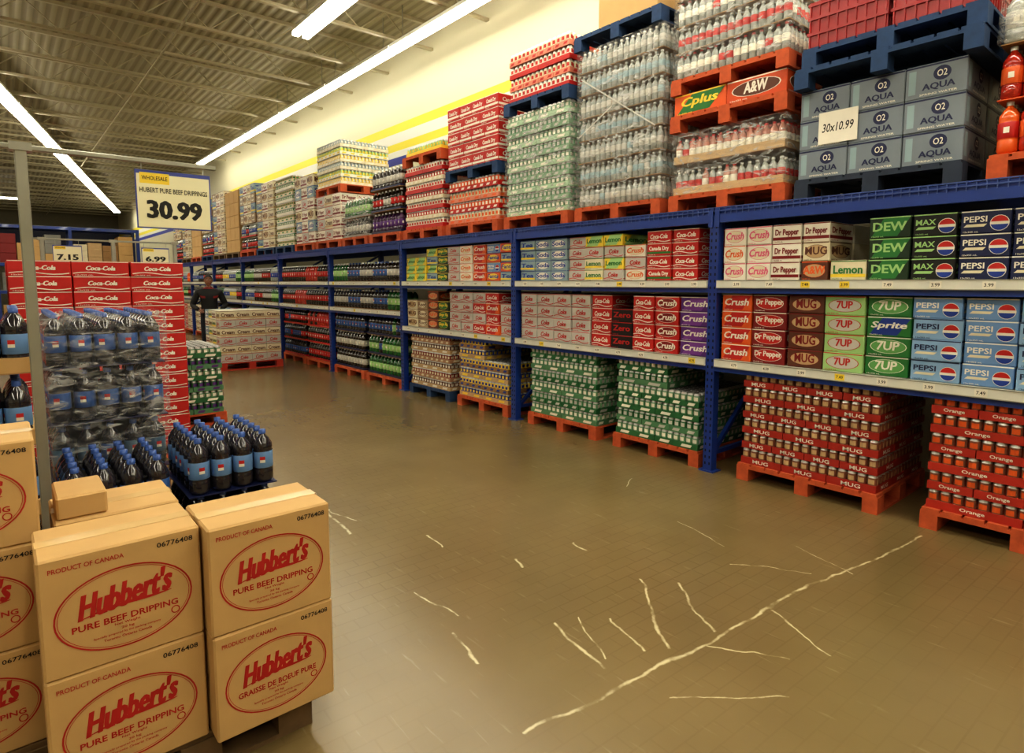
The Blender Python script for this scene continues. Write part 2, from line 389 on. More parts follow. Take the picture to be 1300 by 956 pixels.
def shelfrow(name,x0,y1,z,cols,h=.132,y0=None):
    b=B(); y=y1
    for (w,n,st) in cols:
        jy=U(0,.025)
        for l in range(n):
            s_=st if isinstance(st,str) else st[l%len(st)]
            b.add(case(w-.008,.40,h,s_),(x0+.20+jy+U(0,.014),y-w/2+U(-.002,.002),z+l*h),rz=-math.pi/2+U(-.018,.018))
            b.add(case(w-.006,.40,h,s_,False),(x0+.65,y-w/2,z+l*h),rz=-math.pi/2)
        y-=w
    return b.obj(name)
def bottlerow(name,x0,x1,y0,y1,z,groups,kind='2l',rows=3):
    b=B(); p=.11; n=int((y1-y0)/p); 
    b.box(x0,x1,y0,y1,z,z+.008,CARDD)
    for j in range(n):
        g=groups[int((n-1-j)/n*len(groups))]
        for i in range(rows): b.add(bottle(kind,*g),(x0+.06+i*p,y0+(j+.5)*(y1-y0)/n,z+.008),rz=U(-.3,.3))
    return b.obj(name)

# ---------------------------------------------------------------- room
X_W=5.95; Y_F=45; Y_B=-7; X_L=-9; ZC=6.0
def wall_right_mat():
    m=bpy.data.materials.new('cream_wall_with_painted_bands'); m.use_nodes=True; nt=m.node_tree; bs=nt.nodes['Principled BSDF']
    g=nt.nodes.new('ShaderNodeNewGeometry'); sp=nt.nodes.new('ShaderNodeSeparateXYZ'); mr=nt.nodes.new('ShaderNodeMapRange')
    mr.inputs[1].default_value=0; mr.inputs[2].default_value=6
    nt.links.new(g.outputs['Position'],sp.inputs[0]); nt.links.new(sp.outputs['Z'],mr.inputs[0])
    cr=nt.nodes.new('ShaderNodeValToRGB'); cr.color_ramp.interpolation='CONSTANT'; e=cr.color_ramp.elements
    cream=(*lin((.76,.74,.63)),1); yel=(*lin((.82,.77,.20)),1); blu=(*lin((.16,.2,.55)),1); wh=(*lin((.80,.80,.77)),1)
    e[0].position=0; e[0].color=cream; e[1].position=3.80/6; e[1].color=blu
    for p,c in((3.95,wh),(4.07,yel),(4.21,wh),(4.40,yel),(4.56,cream)):
        x=e.new(p/6); x.color=c
    nt.links.new(mr.outputs[0],cr.inputs[0]); nt.links.new(cr.outputs[0],bs.inputs['Base Color']); bs.inputs['Roughness'].default_value=.6
    return m
def floor_mat():
    m=bpy.data.materials.new('polished_worn_concrete_floor'); m.use_nodes=True; nt=m.node_tree; N=nt.nodes; Lk=nt.links; bs=N['Principled BSDF']
    g=N.new('ShaderNodeNewGeometry'); pos=g.outputs['Position']
    def noise(sc,det=4,vec=pos,dist=0):
        n=N.new('ShaderNodeTexNoise'); n.inputs['Scale'].default_value=sc; n.inputs['Detail'].default_value=det; n.inputs['Distortion'].default_value=dist; Lk.new(vec,n.inputs['Vector']); return n
    def mix(f,a,b_,mode='MIX'):
        x=N.new('ShaderNodeMix'); x.data_type='RGBA'; x.blend_type=mode
        for s_,v in((0,f),(6,a),(7,b_)):
            if hasattr(v,'links') : Lk.new(v,x.inputs[s_])
            else: x.inputs[s_].default_value=v
        return x.outputs[2]
    n1=noise(.6,3); n2=noise(2.2,3)
    r1=N.new('ShaderNodeValToRGB'); r1.color_ramp.elements[0].position=.3; r1.color_ramp.elements[1].position=.72
    r1.color_ramp.elements[0].color=(.162,.115,.047,1); r1.color_ramp.elements[1].color=(.226,.165,.073,1); Lk.new(n1.outputs['Fac'],r1.inputs[0])
    r2=N.new('ShaderNodeValToRGB'); r2.color_ramp.elements[0].position=.2; r2.color_ramp.elements[1].position=.85
    r2.color_ramp.elements[0].color=(.92,.92,.92,1); r2.color_ramp.elements[1].color=(1.06,1.06,1.06,1); Lk.new(n2.outputs['Fac'],r2.inputs[0])
    c=mix(1.0,r1.outputs[0],r2.outputs[0],'MULTIPLY')
    mp=N.new('ShaderNodeMapping'); mp.inputs['Rotation'].default_value=(0,0,math.radians(2)); Lk.new(pos,mp.inputs[0])
    bk=N.new('ShaderNodeTexBrick'); bk.inputs['Scale'].default_value=1; bk.inputs['Brick Width'].default_value=.17; bk.inputs['Row Height'].default_value=.085
    bk.inputs['Mortar Size'].default_value=.004; bk.inputs['Color1'].default_value=(1.02,1.02,1.02,1); bk.inputs['Color2'].default_value=(.97,.97,.96,1); bk.inputs['Mortar'].default_value=(.80,.78,.72,1)
    Lk.new(mp.outputs[0],bk.inputs['Vector'])
    nb=noise(.8,1); mb=N.new('ShaderNodeMapRange'); mb.inputs[1].default_value=.30; mb.inputs[2].default_value=.75; mb.inputs[4].default_value=.8; Lk.new(nb.outputs['Fac'],mb.inputs[0])
    c=mix(mb.outputs[0],c,mix(1.0,c,bk.outputs['Color'],'MULTIPLY'))
    nd=noise(3.5,5); sub=N.new('ShaderNodeVectorMath'); sub.operation='SUBTRACT'; Lk.new(nd.outputs['Color'],sub.inputs[0]); sub.inputs[1].default_value=(.5,.5,.5)
    scl=N.new('ShaderNodeVectorMath'); scl.operation='SCALE'; scl.inputs[3].default_value=.12; Lk.new(sub.outputs[0],scl.inputs[0])
    ad=N.new('ShaderNodeVectorMath'); ad.operation='ADD'; Lk.new(pos,ad.inputs[0]); Lk.new(scl.outputs[0],ad.inputs[1])
    fl=N.new('ShaderNodeVectorMath'); fl.operation='MULTIPLY'; fl.inputs[1].default_value=(1,1,0); Lk.new(ad.outputs[0],fl.inputs[0]); p=fl.outputs[0]
    segs=[((1.35,1.52),(3.0,1.36),.010),((3.0,1.36),(4.4,1.17),.009),((2.56,1.98),(2.14,1.50),.009),((2.68,1.82),(2.43,1.45),.008),((2.8,1.36),(2.65,1.02),.006),
          ((1.90,1.96),(1.82,1.58),.010),((2.05,1.92),(1.88,1.62),.006),((1.68,3.98),(1.62,3.55),.012),((2.3,1.42),(2.5,1.10),.006),((3.1,1.75),(3.35,1.4),.004),((1.5,2.2),(1.45,1.95),.009),
          ((1.55,2.62),(1.6,2.3),.006),((2.2,2.6),(2.15,2.5),.010),((3.4,2.3),(3.3,1.9),.004),((1.9,1.3),(2.25,1.0),.005),((2.0,3.2),(1.95,3.0),.008),((3.6,1.6),(3.5,1.25),.004),
          ((2.15,1.8),(2.05,1.55),.007),((1.62,4.4),(1.75,3.7),.006),((2.62,2.52),(2.60,2.42),.010),((3.9,3.1),(3.7,3.0),.005)]
    acc=None
    for a,b_,w in segs:
        A=Vector((*a,0));D=Vector((*b_,0))-A
        s1=N.new('ShaderNodeVectorMath'); s1.operation='SUBTRACT'; Lk.new(p,s1.inputs[0]); s1.inputs[1].default_value=A
        dt=N.new('ShaderNodeVectorMath'); dt.operation='DOT_PRODUCT'; Lk.new(s1.outputs[0],dt.inputs[0]); dt.inputs[1].default_value=D/D.length_squared
        cl=N.new('ShaderNodeClamp'); Lk.new(dt.outputs['Value'],cl.inputs[0])
        sc=N.new('ShaderNodeVectorMath'); sc.operation='SCALE'; sc.inputs[0].default_value=D; Lk.new(cl.outputs[0],sc.inputs[3])
        ds=N.new('ShaderNodeVectorMath'); ds.operation='DISTANCE'; Lk.new(s1.outputs[0],ds.inputs[0]); Lk.new(sc.outputs[0],ds.inputs[1])
        mr=N.new('ShaderNodeMapRange'); mr.inputs[1].default_value=w*.3; mr.inputs[2].default_value=w; mr.inputs[3].default_value=1; mr.inputs[4].default_value=0; Lk.new(ds.outputs['Value'],mr.inputs[0])
        if acc is None: acc=mr.outputs[0]
        else:
            mx=N.new('ShaderNodeMath'); mx.operation='MAXIMUM'; Lk.new(acc,mx.inputs[0]); Lk.new(mr.outputs[0],mx.inputs[1]); acc=mx.outputs[0]
    n3=noise(10,5); mrr=N.new('ShaderNodeMapRange'); mrr.inputs[1].default_value=.38; mrr.inputs[2].default_value=.56; mrr.inputs[3].default_value=.1; mrr.inputs[4].default_value=.9; Lk.new(n3.outputs['Fac'],mrr.inputs[0])
    mm=N.new('ShaderNodeMath'); mm.operation='MULTIPLY'; Lk.new(acc,mm.inputs[0]); Lk.new(mrr.outputs[0],mm.inputs[1])
    c=mix(mm.outputs[0],c,(.62,.54,.33,1))
    mp2=N.new('ShaderNodeMapping'); mp2.inputs['Scale'].default_value=(30,4,1); mp2.inputs['Rotation'].default_value=(0,0,.5); Lk.new(pos,mp2.inputs[0])
    vo=noise(1.2,2,mp2.outputs[0],.3); mr3=N.new('ShaderNodeMapRange'); mr3.inputs[1].default_value=.66; mr3.inputs[2].default_value=.80; mr3.inputs[4].default_value=.30; Lk.new(vo.outputs['Fac'],mr3.inputs[0])
    c=mix(mr3.outputs[0],c,(.36,.30,.17,1))
    Lk.new(c,bs.inputs['Base Color'])
    rr=N.new('ShaderNodeMapRange'); rr.inputs[3].default_value=.20; rr.inputs[4].default_value=.30; Lk.new(n1.outputs['Fac'],rr.inputs[0]); Lk.new(rr.outputs[0],bs.inputs['Roughness'])
    bp=N.new('ShaderNodeBump'); bp.inputs['Strength'].default_value=.12; bp.inputs['Distance'].default_value=.003; Lk.new(n2.outputs['Fac'],bp.inputs['Height']); Lk.new(bp.outputs[0],bs.inputs['Normal'])
    return m
def ceil_mat():
    m=bpy.data.materials.new('corrugated_roof_deck'); m.use_nodes=True; nt=m.node_tree; bs=nt.nodes['Principled BSDF']
    g=nt.nodes.new('ShaderNodeNewGeometry'); w=nt.nodes.new('ShaderNodeTexWave'); w.bands_direction='X'; w.inputs['Scale'].default_value=2.1; w.inputs['Distortion'].default_value=0
    nt.links.new(g.outputs['Position'],w.inputs['Vector']); cr=nt.nodes.new('ShaderNodeValToRGB'); cr.color_ramp.elements[0].color=(*lin((.53,.50,.40)),1); cr.color_ramp.elements[1].color=(*lin((.62,.59,.48)),1)
    cr.color_ramp.elements[0].position=.3; cr.color_ramp.elements[1].position=.6
    nt.links.new(w.outputs['Fac'],cr.inputs[0]); nt.links.new(cr.outputs[0],bs.inputs['Base Color']); bs.inputs['Roughness'].default_value=.6
    bp=nt.nodes.new('ShaderNodeBump'); bp.inputs['Distance'].default_value=.015; nt.links.new(w.outputs['Fac'],bp.inputs['Height']); nt.links.new(bp.outputs[0],bs.inputs['Normal'])
    return m
CREAMW=M('cream_wall_paint',(.76,.73,.61),.7)
b=B(); b.box(X_L,X_W,Y_B,Y_F,-.1,0,floor_mat()); b.obj('floor')
b=B(); b.box(X_L,X_W,Y_B,Y_F,ZC,ZC+.1,ceil_mat()); b.obj('ceiling')
b=B(); b.box(X_W,X_W+.15,Y_B,Y_F,0,ZC,wall_right_mat()); b.obj('wall_right')
b=B(); b.box(X_L-.15,X_L,Y_B,Y_F,0,ZC,CREAMW); b.obj('wall_left')
b=B(); b.box(X_L,X_W,Y_F,Y_F+.15,0,ZC,M('far_wall_paint',(.45,.43,.36),.7)); b.obj('wall_far')
b=B(); b.box(X_L,X_W,Y_B-.15,Y_B,0,ZC,CREAMW); b.obj('wall_back')
b=B(); b.box(X_L,X_W,Y_F-.05,Y_F,3.7,4.9,NAVY); b.obj('trim_1')
JO=M('joist_cream_paint',(.68,.65,.54),.5)
b=B()
y=3.0
while y<Y_F-.5:
    b.box(X_L,X_W,y-.03,y+.03,ZC-.05,ZC,JO); b.box(X_L,X_W,y-.035,y+.035,ZC-.45,ZC-.41,JO)
    x=X_L+.1; s_=0; st=.45 if y<22 else .9
    while x<X_W-st:
        b.beam((x,y,ZC-.05 if s_ else ZC-.43),(x+st,y,ZC-.43 if s_ else ZC-.05),.015,JO); x+=st; s_=1-s_
    y+=1.55
for x in(-4.6,-1.2,2.4): b.box(x-.012,x+.012,Y_B,Y_F,ZC-.50,ZC-.47,JO)
b.obj('ceiling_joists')

# lamps
TUBE=EM('fluorescent_tube_glow',(1,.93,.76),21.5); HOUS=M('lamp_housing_white',(.9,.9,.86),.4)
def lamprow(p0,p1,w,z=5.38,seg=2.44):
    p0=Vector((*p0,z));p1=Vector((*p1,z)); L=(p1-p0).length; n=max(1,round(L/seg)); b=B()
    d=(p1-p0)/L
    for i in range(n):
        a=p0+d*(L*i/n+.02); c=p0+d*(L*(i+1)/n-.02)
        if w>.2:
            s=d.cross(Vector((0,0,1)))*w*.3
            for q in(s,-s): b.beam(tuple(a+q),tuple(c+q),w*.35,TUBE,.05)
        else: b.beam(tuple(a),tuple(c),w*.75,TUBE,.06)
        up=Vector((0,0,.055)); b.beam(tuple(a+up),tuple(c+up),w*1.0,HOUS,.05)
        for q in(a+d*.3,c-d*.3): b.box(q.x-.006,q.x+.006,q.y-.006,q.y+.006,z+.08,ZC,STEEL)
    b.obj('fluorescent_light')
lamprow((5.2,-6),(5.2,21.9),.17)
lamprow((3.72,-5.6),(3.80,9.6),.26)
lamprow((-.6,12.2),(5.2,39.5),.28)
lamprow((.6,-5.6),(.6,5.0),.26)  # unseen row, added so the enclosed hall gets enough light
lamprow((-4,-5.6),(-4,26),.26)  # out-of-view row left of frame, put in as extra room light
lamprow((-4,36),(1.2,36),.16)

# ---------------------------------------------------------------- main rack
XF=4.52; XB=5.60; ZD=2.21; ZL=.965; ZM=1.615
UP=[2.8+2.55*k for k in range(-3,9)]
def mainrack():
    root=bpy.data.objects.new('pallet_rack',None); scene.collection.objects.link(root)
    b=B()
    for k,y in enumerate(UP):
        for x in(XF,XB-.08):
            b.box(x,x+.08,y-.04,y+.04,0,ZD-.005,RACKB); b.box(x-.02,x+.10,y-.07,y+.07,0,.012,RACKB)
        for z0,z1 in((.15,.9),(.9,1.6),(1.6,.95+1.15)):
            b.beam((XF+.08,y,z0),(XB-.08,y,z1),.035,RACKB); b.beam((XF+.08,y,z0),(XB-.08,y,z0),.035,RACKB)
        if k<9:
            z=.06
            while z<ZD-.12:
                for s_ in(-.02,.02): b.box(XF-.0012,XF,y+s_-.006,y+s_+.006,z,z+.022,HOLE)
                z+=.055
    b.obj('uprights',root)
    b=B()
    for k in range(len(UP)-1):
        a,c=UP[k]+.04,UP[k+1]-.04
        b.box(XF-.005,XF+.045,a,c,ZD-.125,ZD-.055,RACKB); b.box(XF+.01,XF+.045,a,c,ZD-.055,ZD-.01,RACKB)
        b.box(XB-.05,XB,a,c,ZD-.12,ZD-.01,RACKB)
        for z in (ZL,ZM):
            zz=z if (z==ZM or UP[k]<7.5) else 1.17
            b.box(XF+.002,XF+.05,a,c,zz-.10,zz-.03,RACKB); b.box(XB-.05,XB,a,c,zz-.10,zz-.03,RACKB)
        for e in(a-.03,c-.01): b.box(XF-.012,XF-.002,e,e+.04,ZD-.16,ZD-.03,RACKB)
    b.obj('beams',root)
    b=B()
    for k in range(len(UP)-1):
        a,c=UP[k]-.0,UP[k+1]-.0; y=a
        while y<c: b.box(XF-.004,XB,y,y+.006,ZD-.01,ZD-.003,WIRE); b.box(XF-.008,XF-.003,y,y+.006,ZD-.06,ZD-.003,WIRE); y+=.05
        for x in(XF-.004,XF+.25,XF+.5,XF+.8,XB-.01): b.box(x,x+.008,a,c,ZD-.008,ZD,WIRE)
        b.box(XF-.010,XF-.004,a,c,ZD-.035,ZD-.028,WIRE)
    b.obj('wire_deck',root)
    b=B()
    for k in range(len(UP)-1):
        a,c=UP[k]+.045,UP[k+1]-.045
        for z in(ZL,ZM):
            zz=z if (z==ZM or UP[k]<7.5) else 1.17
            b.box(XF+.002,XB-.02,a,c,zz-.03,zz,SHEETM)
            b.box(XF-.018,XF+.001,a,c,zz-.062,zz+.004,RAIL)
            b.box(XF-.021,XF-.018,a,c,zz-.062,zz-.056,STEEL); b.box(XF-.021,XF-.018,a,c,zz-.002,zz+.004,STEEL)
            if k<8:
                y=a+.12
                while y<c-.1:
                    b.box(XF-.0205,XF-.018,y-.032,y+.032,zz-.052,zz-.008,WHITE if R()<.85 else YEL)
                    b.text(random.choice(['4.39','4.79','7.49','3.99']),(XF-.0212,y,zz-.03),(0,-1,0),(0,0,1),.046,.022,BLACK)
                    y+=.27
    b.obj('shelves',root)
mainrack()

xs=XF+.03
shelfrow('soda_case_row',xs,2.74,ZL,[(.27,4,'crush'),(.28,4,'drp'),(.27,4,'mug'),(.28,4,'d7'),(.28,4,['u7','u7','spr','u7']),(.28,4,['dpep','dpep','dpep','pep']),(.27,4,'pep'),(.28,4,'dpep')],.135)
shelfrow('soda_case_row',xs,2.74,ZM,[(.20,3,['pnk','ora','pnk']),(.21,3,'pnk'),(.23,3,'ddp'),(.20,3,['sq','dmug','ddp']),(.25,1,'lem'),(.26,3,'blk'),(.25,3,'bpep'),(.26,3,'pepd'),(.27,3,'pepd'),(.27,3,'pepd')],.14)
shelfrow('soda_case_row',xs,5.28,ZL,[(.27,4,'dcoke')]*4+[(.27,4,'coke'),(.27,3,'zero'),(.25,4,'coke')]+[(.26,4,'crushr'),(.31,4,'crushp')],.128)
shelfrow('soda_case_row',xs,5.28,ZM,[(.25,4,'nst'),(.25,4,'soda'),(.25,4,'soda'),(.25,4,'dcoke'),(.25,4,['lem','lem','dcoke','ylw']),(.25,4,['dcoke','ylw']),(.25,3,['ora','dcoke']),(.02,1,'zero'),(.27,4,['red2','coke']),(.27,4,'coke')],.112)
shelfrow('soda_case_row',xs,7.82,ZL,[(.27,3,'dmug'),(.27,3,'barq'),(.27,4,'sq'),(.27,3,'gng'),(.27,4,'dcoke'),(.27,4,'dcoke'),(.27,4,['coke','dcoke']),(.27,4,['crush','coke']),(.27,3,'dcoke')],.128)
shelfrow('soda_case_row',xs,7.82,ZM,[(.27,3,'ylw'),(.27,3,'ylw'),(.27,4,['nst','ylw']),(.27,4,'gng'),(.27,4,'dcoke'),(.27,4,'ora'),(.27,4,'crush'),(.27,4,['fan','pep']),(.27,4,['nst','fan'])],.112)
shelfrow('soda_case_row',xs,.18,ZL,[(.27,4,s) for s in('pep','pep','coke','coke','spr','spr','u7','mug')],.13)
shelfrow('soda_case_row',xs,.18,ZM,[(.27,3,s) for s in('pepd','pepd','coke','dcoke','spr','fan','u7','mug')],.13)
gA=(COLA,RED,CAPW); gP=(PCOLA,PBLUE,CAPB); gG=(PGREEN,LGREEN,CAPW); gC=(PCLEAR,BLUE,CAPW); gO=(PORANGE,ORANGE,CAPW); gU=(PPURP,PURP,CAPW); gR=(PRED,RED,CAPW); gY=(PCLEAR,YEL,CAPW); gK=(COLA,SILV,CAPW)
for i,k in enumerate(range(5,11)):
    a,c=UP[k]+.07,UP[k+1]-.07
    gs=[[gG,gP,gK,gP,gK],[gA,gA,gR,gA],[gG,gK,gA,gC],[gA,gY,gC,gG],[gC,gP,gA,gK],[gA,gG,gC,gO]][i]
    bottlerow('soda_bottle_row',xs,xs+.5,a,c,ZM,gs)
    bottlerow('soda_bottle_row',xs,xs+.5,a,c,1.17,gs[::-1])
    if k<8:
        mid=(a+c)/2
        for (p,q) in((a,mid-.05),(mid+.05,c)):
            pallet(XF+.03,XF+1.0,p,q,0,PALO)
            kk=[[gG,gP],[gK,gP],[gA,gR],[gP,gA],[gC,gG],[gA,gC]][(i*2+(p>a))%6]
            bottlestack('soda_bottle_stack',XF+.05,XF+.98,p+.02,q-.02,.14,3,[kk[0],kk[0],kk[1]],tray=(RED if gA in kk else NAVY,.03))
    else:
        pallet(XF+.03,XF+1.0,a,c-.1,0,PALO); casestack('grocery_case_stack',XF+.05,XF+.98,a+.02,c-.12,.14,.4,.3,.2,4,[['crm','ddp','nst','coke']])

# ---- floor pallets below the shelves
PG1=M('can_pale_green',(.42,.58,.45),.3); G3=M('can_green3',(.2,.43,.27),.3); G4=M('can_green4',(.36,.55,.41),.3); TG2=M('tray_green2',(.32,.51,.36)); TGR=M('tray_deep_green',(.16,.40,.23))
CBR=M('can_brown',(.50,.31,.24),.3)
pallet(XF+.02,XF+1.0,1.49,2.54,0,PALO); canstack('soda_can_stack',XF+.04,XF+.98,1.51,2.52,.14,6,[(M('tray_mug',(.62,.15,.10)),CBR,TAN)],'MUG',WHITE)
pallet(XF+.02,XF+1.0,.20,1.24,0,PALO); canstack('soda_can_stack',XF+.04,XF+.98,.22,1.22,.14,6,[(M('tray_orange',(.68,.17,.11)),CBR,ORANGE)],'Orange',WHITE)
pallet(XF+.02,XF+1.0,2.90,3.86,0,PALO); canstack('soda_can_stack',XF+.04,XF+.98,2.92,3.84,.14,6,[(TGR,PG1,WHITE),(TG2,G3,SILV),(TGR,G4,WHITE)],'',step=(4,3.25))
pallet(XF+.02,XF+1.0,4.08,5.12,0,PALO); canstack('soda_can_stack',XF+.04,XF+.98,4.10,5.10,.14,6,[(TG2,PG1,WHITE),(TGR,G4,SILV)],'')
pallet(XF+.02,XF+1.0,5.48,6.52,0,PALO); canstack('soda_can_stack',XF+.04,XF+.98,5.50,6.50,.14,6,[(TAN,BLUE,YEL),(CARDD,YEL,BLUE)],'',step=(4,5.95))
pallet(XF+.02,XF+1.0,6.70,7.74,0,PALB); canstack('soda_can_stack',XF+.04,XF+.98,6.72,7.72,.14,6,[(TAN,BROWN,WHITE),(M('tray_tan2',(.66,.5,.38)),DKRED,CREAM)],'')
pallet(XF+.02,XF+1.0,-1.1,-.05,0,PALO); canstack('soda_can_stack',XF+.04,XF+.98,-1.08,-.07,.14,6,[(GREEN,G3,WHITE)],'')

# ---- top stock
tx0,tx1=XF+.06,XF+1.04
def tp(y0,y1,m=PALO,z=ZD): pallet(tx0-.03,tx1,y0,y1,z,m); return z+.14
z=tp(.04,1.02); bottlestack('orange_soda_bottle_stack',tx0,tx1-.03,.06,1.00,z,2,[(PORANGE,RED,CAPW),(PRED,ORANGE,CAPW)],lh=.312,sheet=ORANGE)
bottlestack('clear_soda_bottle_stack',tx0,tx1-.03,.06,1.00,z+.626,1,[(PCLEAR,SILV,CAPW)],wrap=True)
z=tp(-1.05,-.05); casestack('blue_soda_case_stack',tx0,tx1-.03,-1.03,-.07,z,.33,.3,.2,4,['pep'])
AQ=M('carton_aqua_grey',(.46,.50,.54),.4); ST['aqua']=S(AQ,'AQUA',NAVY,'aqua')
z=tp(1.14,2.17,M('pallet_grey_blue',(.16,.20,.27),.8,var=.3))
casestack('bottled_water_carton_stack',tx0,tx1-.03,1.15,2.16,z,.34,.45,.208,3,['aqua'])
bb=B(); bb.box(tx0-.012,tx0-.008,1.76,2.02,2.58,2.80,WHITE); bb.text('30x10.99',(tx0-.0125,1.89,2.69),(0,-1,0),(0,0,1),.21,.06,BLACK,.2); bb.obj('handwritten_price_card')
pallet(tx0-.10,tx1-.05,1.06,2.17,z+.625,PALB,solo=True,name='spare_pallet'); pallet(tx0-.06,tx1,1.06,2.14,z+.766,PALB,solo=True,name='spare_pallet')
CR=M('crate_red_plastic',(.58,.06,.07),.35)
def crate(x0,x1,y0,y1,z,h,name='plastic_crate'):
    b=B(); t=.012
    b.box(x0,x1,y0,y1,z,z+t,CR); b.box(x0,x0+t,y0,y1,z+t,z+h,CR); b.box(x1-t,x1,y0,y1,z+t,z+h,CR); b.box(x0+t,x1-t,y0,y0+t,z+t,z+h,CR); b.box(x0+t,x1-t,y1-t,y1,z+t,z+h,CR)
    for zz in(z+h*.3,z+h*.62,z+h-.03): b.box(x0-.012,x1+.012,y0-.012,y0,zz,zz+.02,CR); b.box(x0-.012,x0,y0,y1+.012,zz,zz+.02,CR)
    n=8
    for i in range(n+1): yy=y0+(y1-y0-.01)*i/n; b.box(x0-.010,x0,yy,yy+.01,z,z+h,CR); xx=x0+(x1-x0-.01)*i/n; b.box(xx,xx+.01,y0-.010,y0,z,z+h,CR)
    b.obj(name)
zc=z+.907
crate(tx0,tx0+.45,1.62,2.12,zc,.33); crate(tx0,tx0+.45,1.08,1.58,zc,.33); crate(tx0+.48,tx0+.93,1.62,2.12,zc,.33); crate(tx0+.48,tx0+.93,1.08,1.58,zc,.33)
z=tp(2.24,3.28); bottlestack('soda_bottle_stack',tx0,tx1-.03,2.27,3.25,z,2,[(PCLEAR,RED,CAPW),(M('pet_pink',(.70,.48,.42),.1),WHITE,RED)],kind='s',lh=.265,tray=(TAN,.06),wrap=True)
z+=.532; pallet(tx0-.03,tx1,2.25,3.28,z,PALO); z+=.14
ST['cplus']=S(ORANGE,'Cplus',YEL,'diag',GREEN,.2,.7,.55); ST['aw']=S(M('case_aw',(.80,.30,.10)),'A&W',WHITE,'oval',BROWN,.1,.4,.5)
casestack('soda_flat_stack',tx0,tx1-.03,2.27,3.26,z,.5,.45,.17,1,[['cplus','aw']])
z+=.172; pallet(tx0-.03,tx1,2.25,3.28,z,PALO,.13); z+=.13
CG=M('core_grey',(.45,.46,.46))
bottlestack('labelled_water_bottle_stack',tx0,tx1-.03,2.27,3.26,z,5,[(PCLEAR,WHITE,RED),(PCLEAR,RED,CAPW)],kind='s',lh=.215,wrap=True,core=CG)
z=tp(3.37,4.42); bottlestack('water_bottle_stack',tx0,tx1-.03,3.39,4.40,z,7,[(PCLEAR,SILV,CAPW),(PCLEAR,TEAL,CAPW)],kind='s',lh=.218,wrap=True,core=CG,strips=True)
z+=7*.218+.002; pallet(tx0-.03,tx1,3.40,4.45,z,PALB); bb=B(); bb.cbox(tx0+.05,tx1-.2,3.5,4.2,z+.14,z+.5,CARD); bb.box(tx0+.05,tx1-.2,3.83,3.87,z+.5,z+.501,TAPE); bb.obj('cardboard_box')
GT=M('tray_pale_green',(.62,.74,.61))
z=tp(4.52,5.56); canstack('soda_can_stack',tx0,tx1-.03,4.54,5.54,z,9,[(GT,PG1,WHITE),(M('tray_mid_green',(.45,.60,.47)),G4,SILV)],wrap=True)
z+=9*.125; pallet(tx0-.03,tx1,4.52,5.56,z,PALB); canstack('red_soda_can_stack',tx0+.02,tx1-.05,4.56,5.52,z+.14,4,[(RED,WHITE,RED),(M('tray_pale_red',(.82,.5,.4)),CREAM,RED)],lh=.135)
z=tp(5.68,6.76); canstack('soda_can_stack',tx0,tx1-.03,5.70,6.74,z,4,[(M('tray_cream_red',(.82,.5,.4)),CREAM,ORANGE),(RED,ORANGE,WHITE)],lh=.135)
z+=.54; pallet(tx0-.03,tx1,5.68,6.76,z,PALB); ST['cdry']=S(RED,'Canada Dry',WHITE,'band',WHITE,.1,.7,.4); casestack('red_soda_case_stack',tx0,tx1-.03,5.70,6.74,z+.14,.27,.4,.155,5,['cdry'],alt=True)
z=tp(6.86,7.86); canstack('soda_can_stack',tx0,tx1-.03,6.88,7.84,z,7,[(RED,WHITE,RED),(CREAM,RED,WHITE)])
z+=.875; pallet(tx0-.03,tx1,6.86,7.86,z,PALO); canstack('yellow_can_stack',tx0,tx1-.03,6.9,7.8,z+.14,1,[(YEL,LGREEN,YEL)])
z=tp(7.96,8.92); bottlestack('soda_bottle_stack',tx0,tx1-.03,7.98,8.90,z,3,[gU,gA,gK],lh=.33,tray=(NAVY,.03))
z=tp(9.0,9.92); bottlestack('soda_bottle_stack',tx0,tx1-.03,9.02,9.9,z,2,[gK,gG],tray=(GREY,.03),wrap=True)
z=tp(10.0,11.05); casestack('grocery_case_stack',tx0,tx1-.03,10.02,11.03,z,.34,.3,.2,4,[['ddp','dcoke','ddp'],['dcoke','crm','ddp']]); z+=.8; pallet(tx0-.0,tx1,10.0,11.05,z,PALO); canstack('juice_can_stack',tx0+.02,tx1-.03,10.02,11.03,z+.14,6,[(CREAM,YEL,WHITE),(WHITE,LGREEN,YEL),(CREAM,TEAL,WHITE)])
z=tp(11.15,12.1); casestack('grocery_case_stack',tx0,tx1-.03,11.17,12.08,z,.3,.3,.21,6,[['ddp','dcoke'],['soda','ddp'],['dmug','ddp']])
z=tp(12.2,13.2,PALB); canstack('juice_can_stack',tx0,tx1-.03,12.22,13.18,z,11,[(CREAM,TAN,GREEN),(WHITE,GREEN,WHITE)])
gen=[['nst','ddp','crm'],['barq','dmug','crm'],['coke','dcoke','ddp']]
y=13.3;i=0
while y<22:
    w=1.15; z=tp(y,y+w,random.choice([PALO,PALB,PALW]))
    if i%3==2:
        bb=B()
        for j in range(3):
            for l in range(5):
                for xx,mm in((tx0,CARD),(tx0+.46,CARDD)): bb.cbox(xx,xx+.45,y+.02+j*.37,y+.02+j*.37+.36,z+l*.3,z+l*.3+.295,mm)
        bb.obj('cardboard_carton_stack')
    elif i%3==0: casestack('grocery_case_stack',tx0,tx1-.03,y+.02,y+w-.02,z,.38,.3,.2,7+(i%2),[gen[i%3],gen[(i+1)%3]])
    else: bottlestack('soda_bottle_stack',tx0,tx1-.03,y+.02,y+w-.02,z,2,[gA,gC],tray=(RED,.03)); casestack('snack_case_stack',tx0,tx1-.03,y+.02,y+w-.02,z+.626,.3,.3,.22,4,[gen[1],gen[0]])
    y+=1.22; i+=1

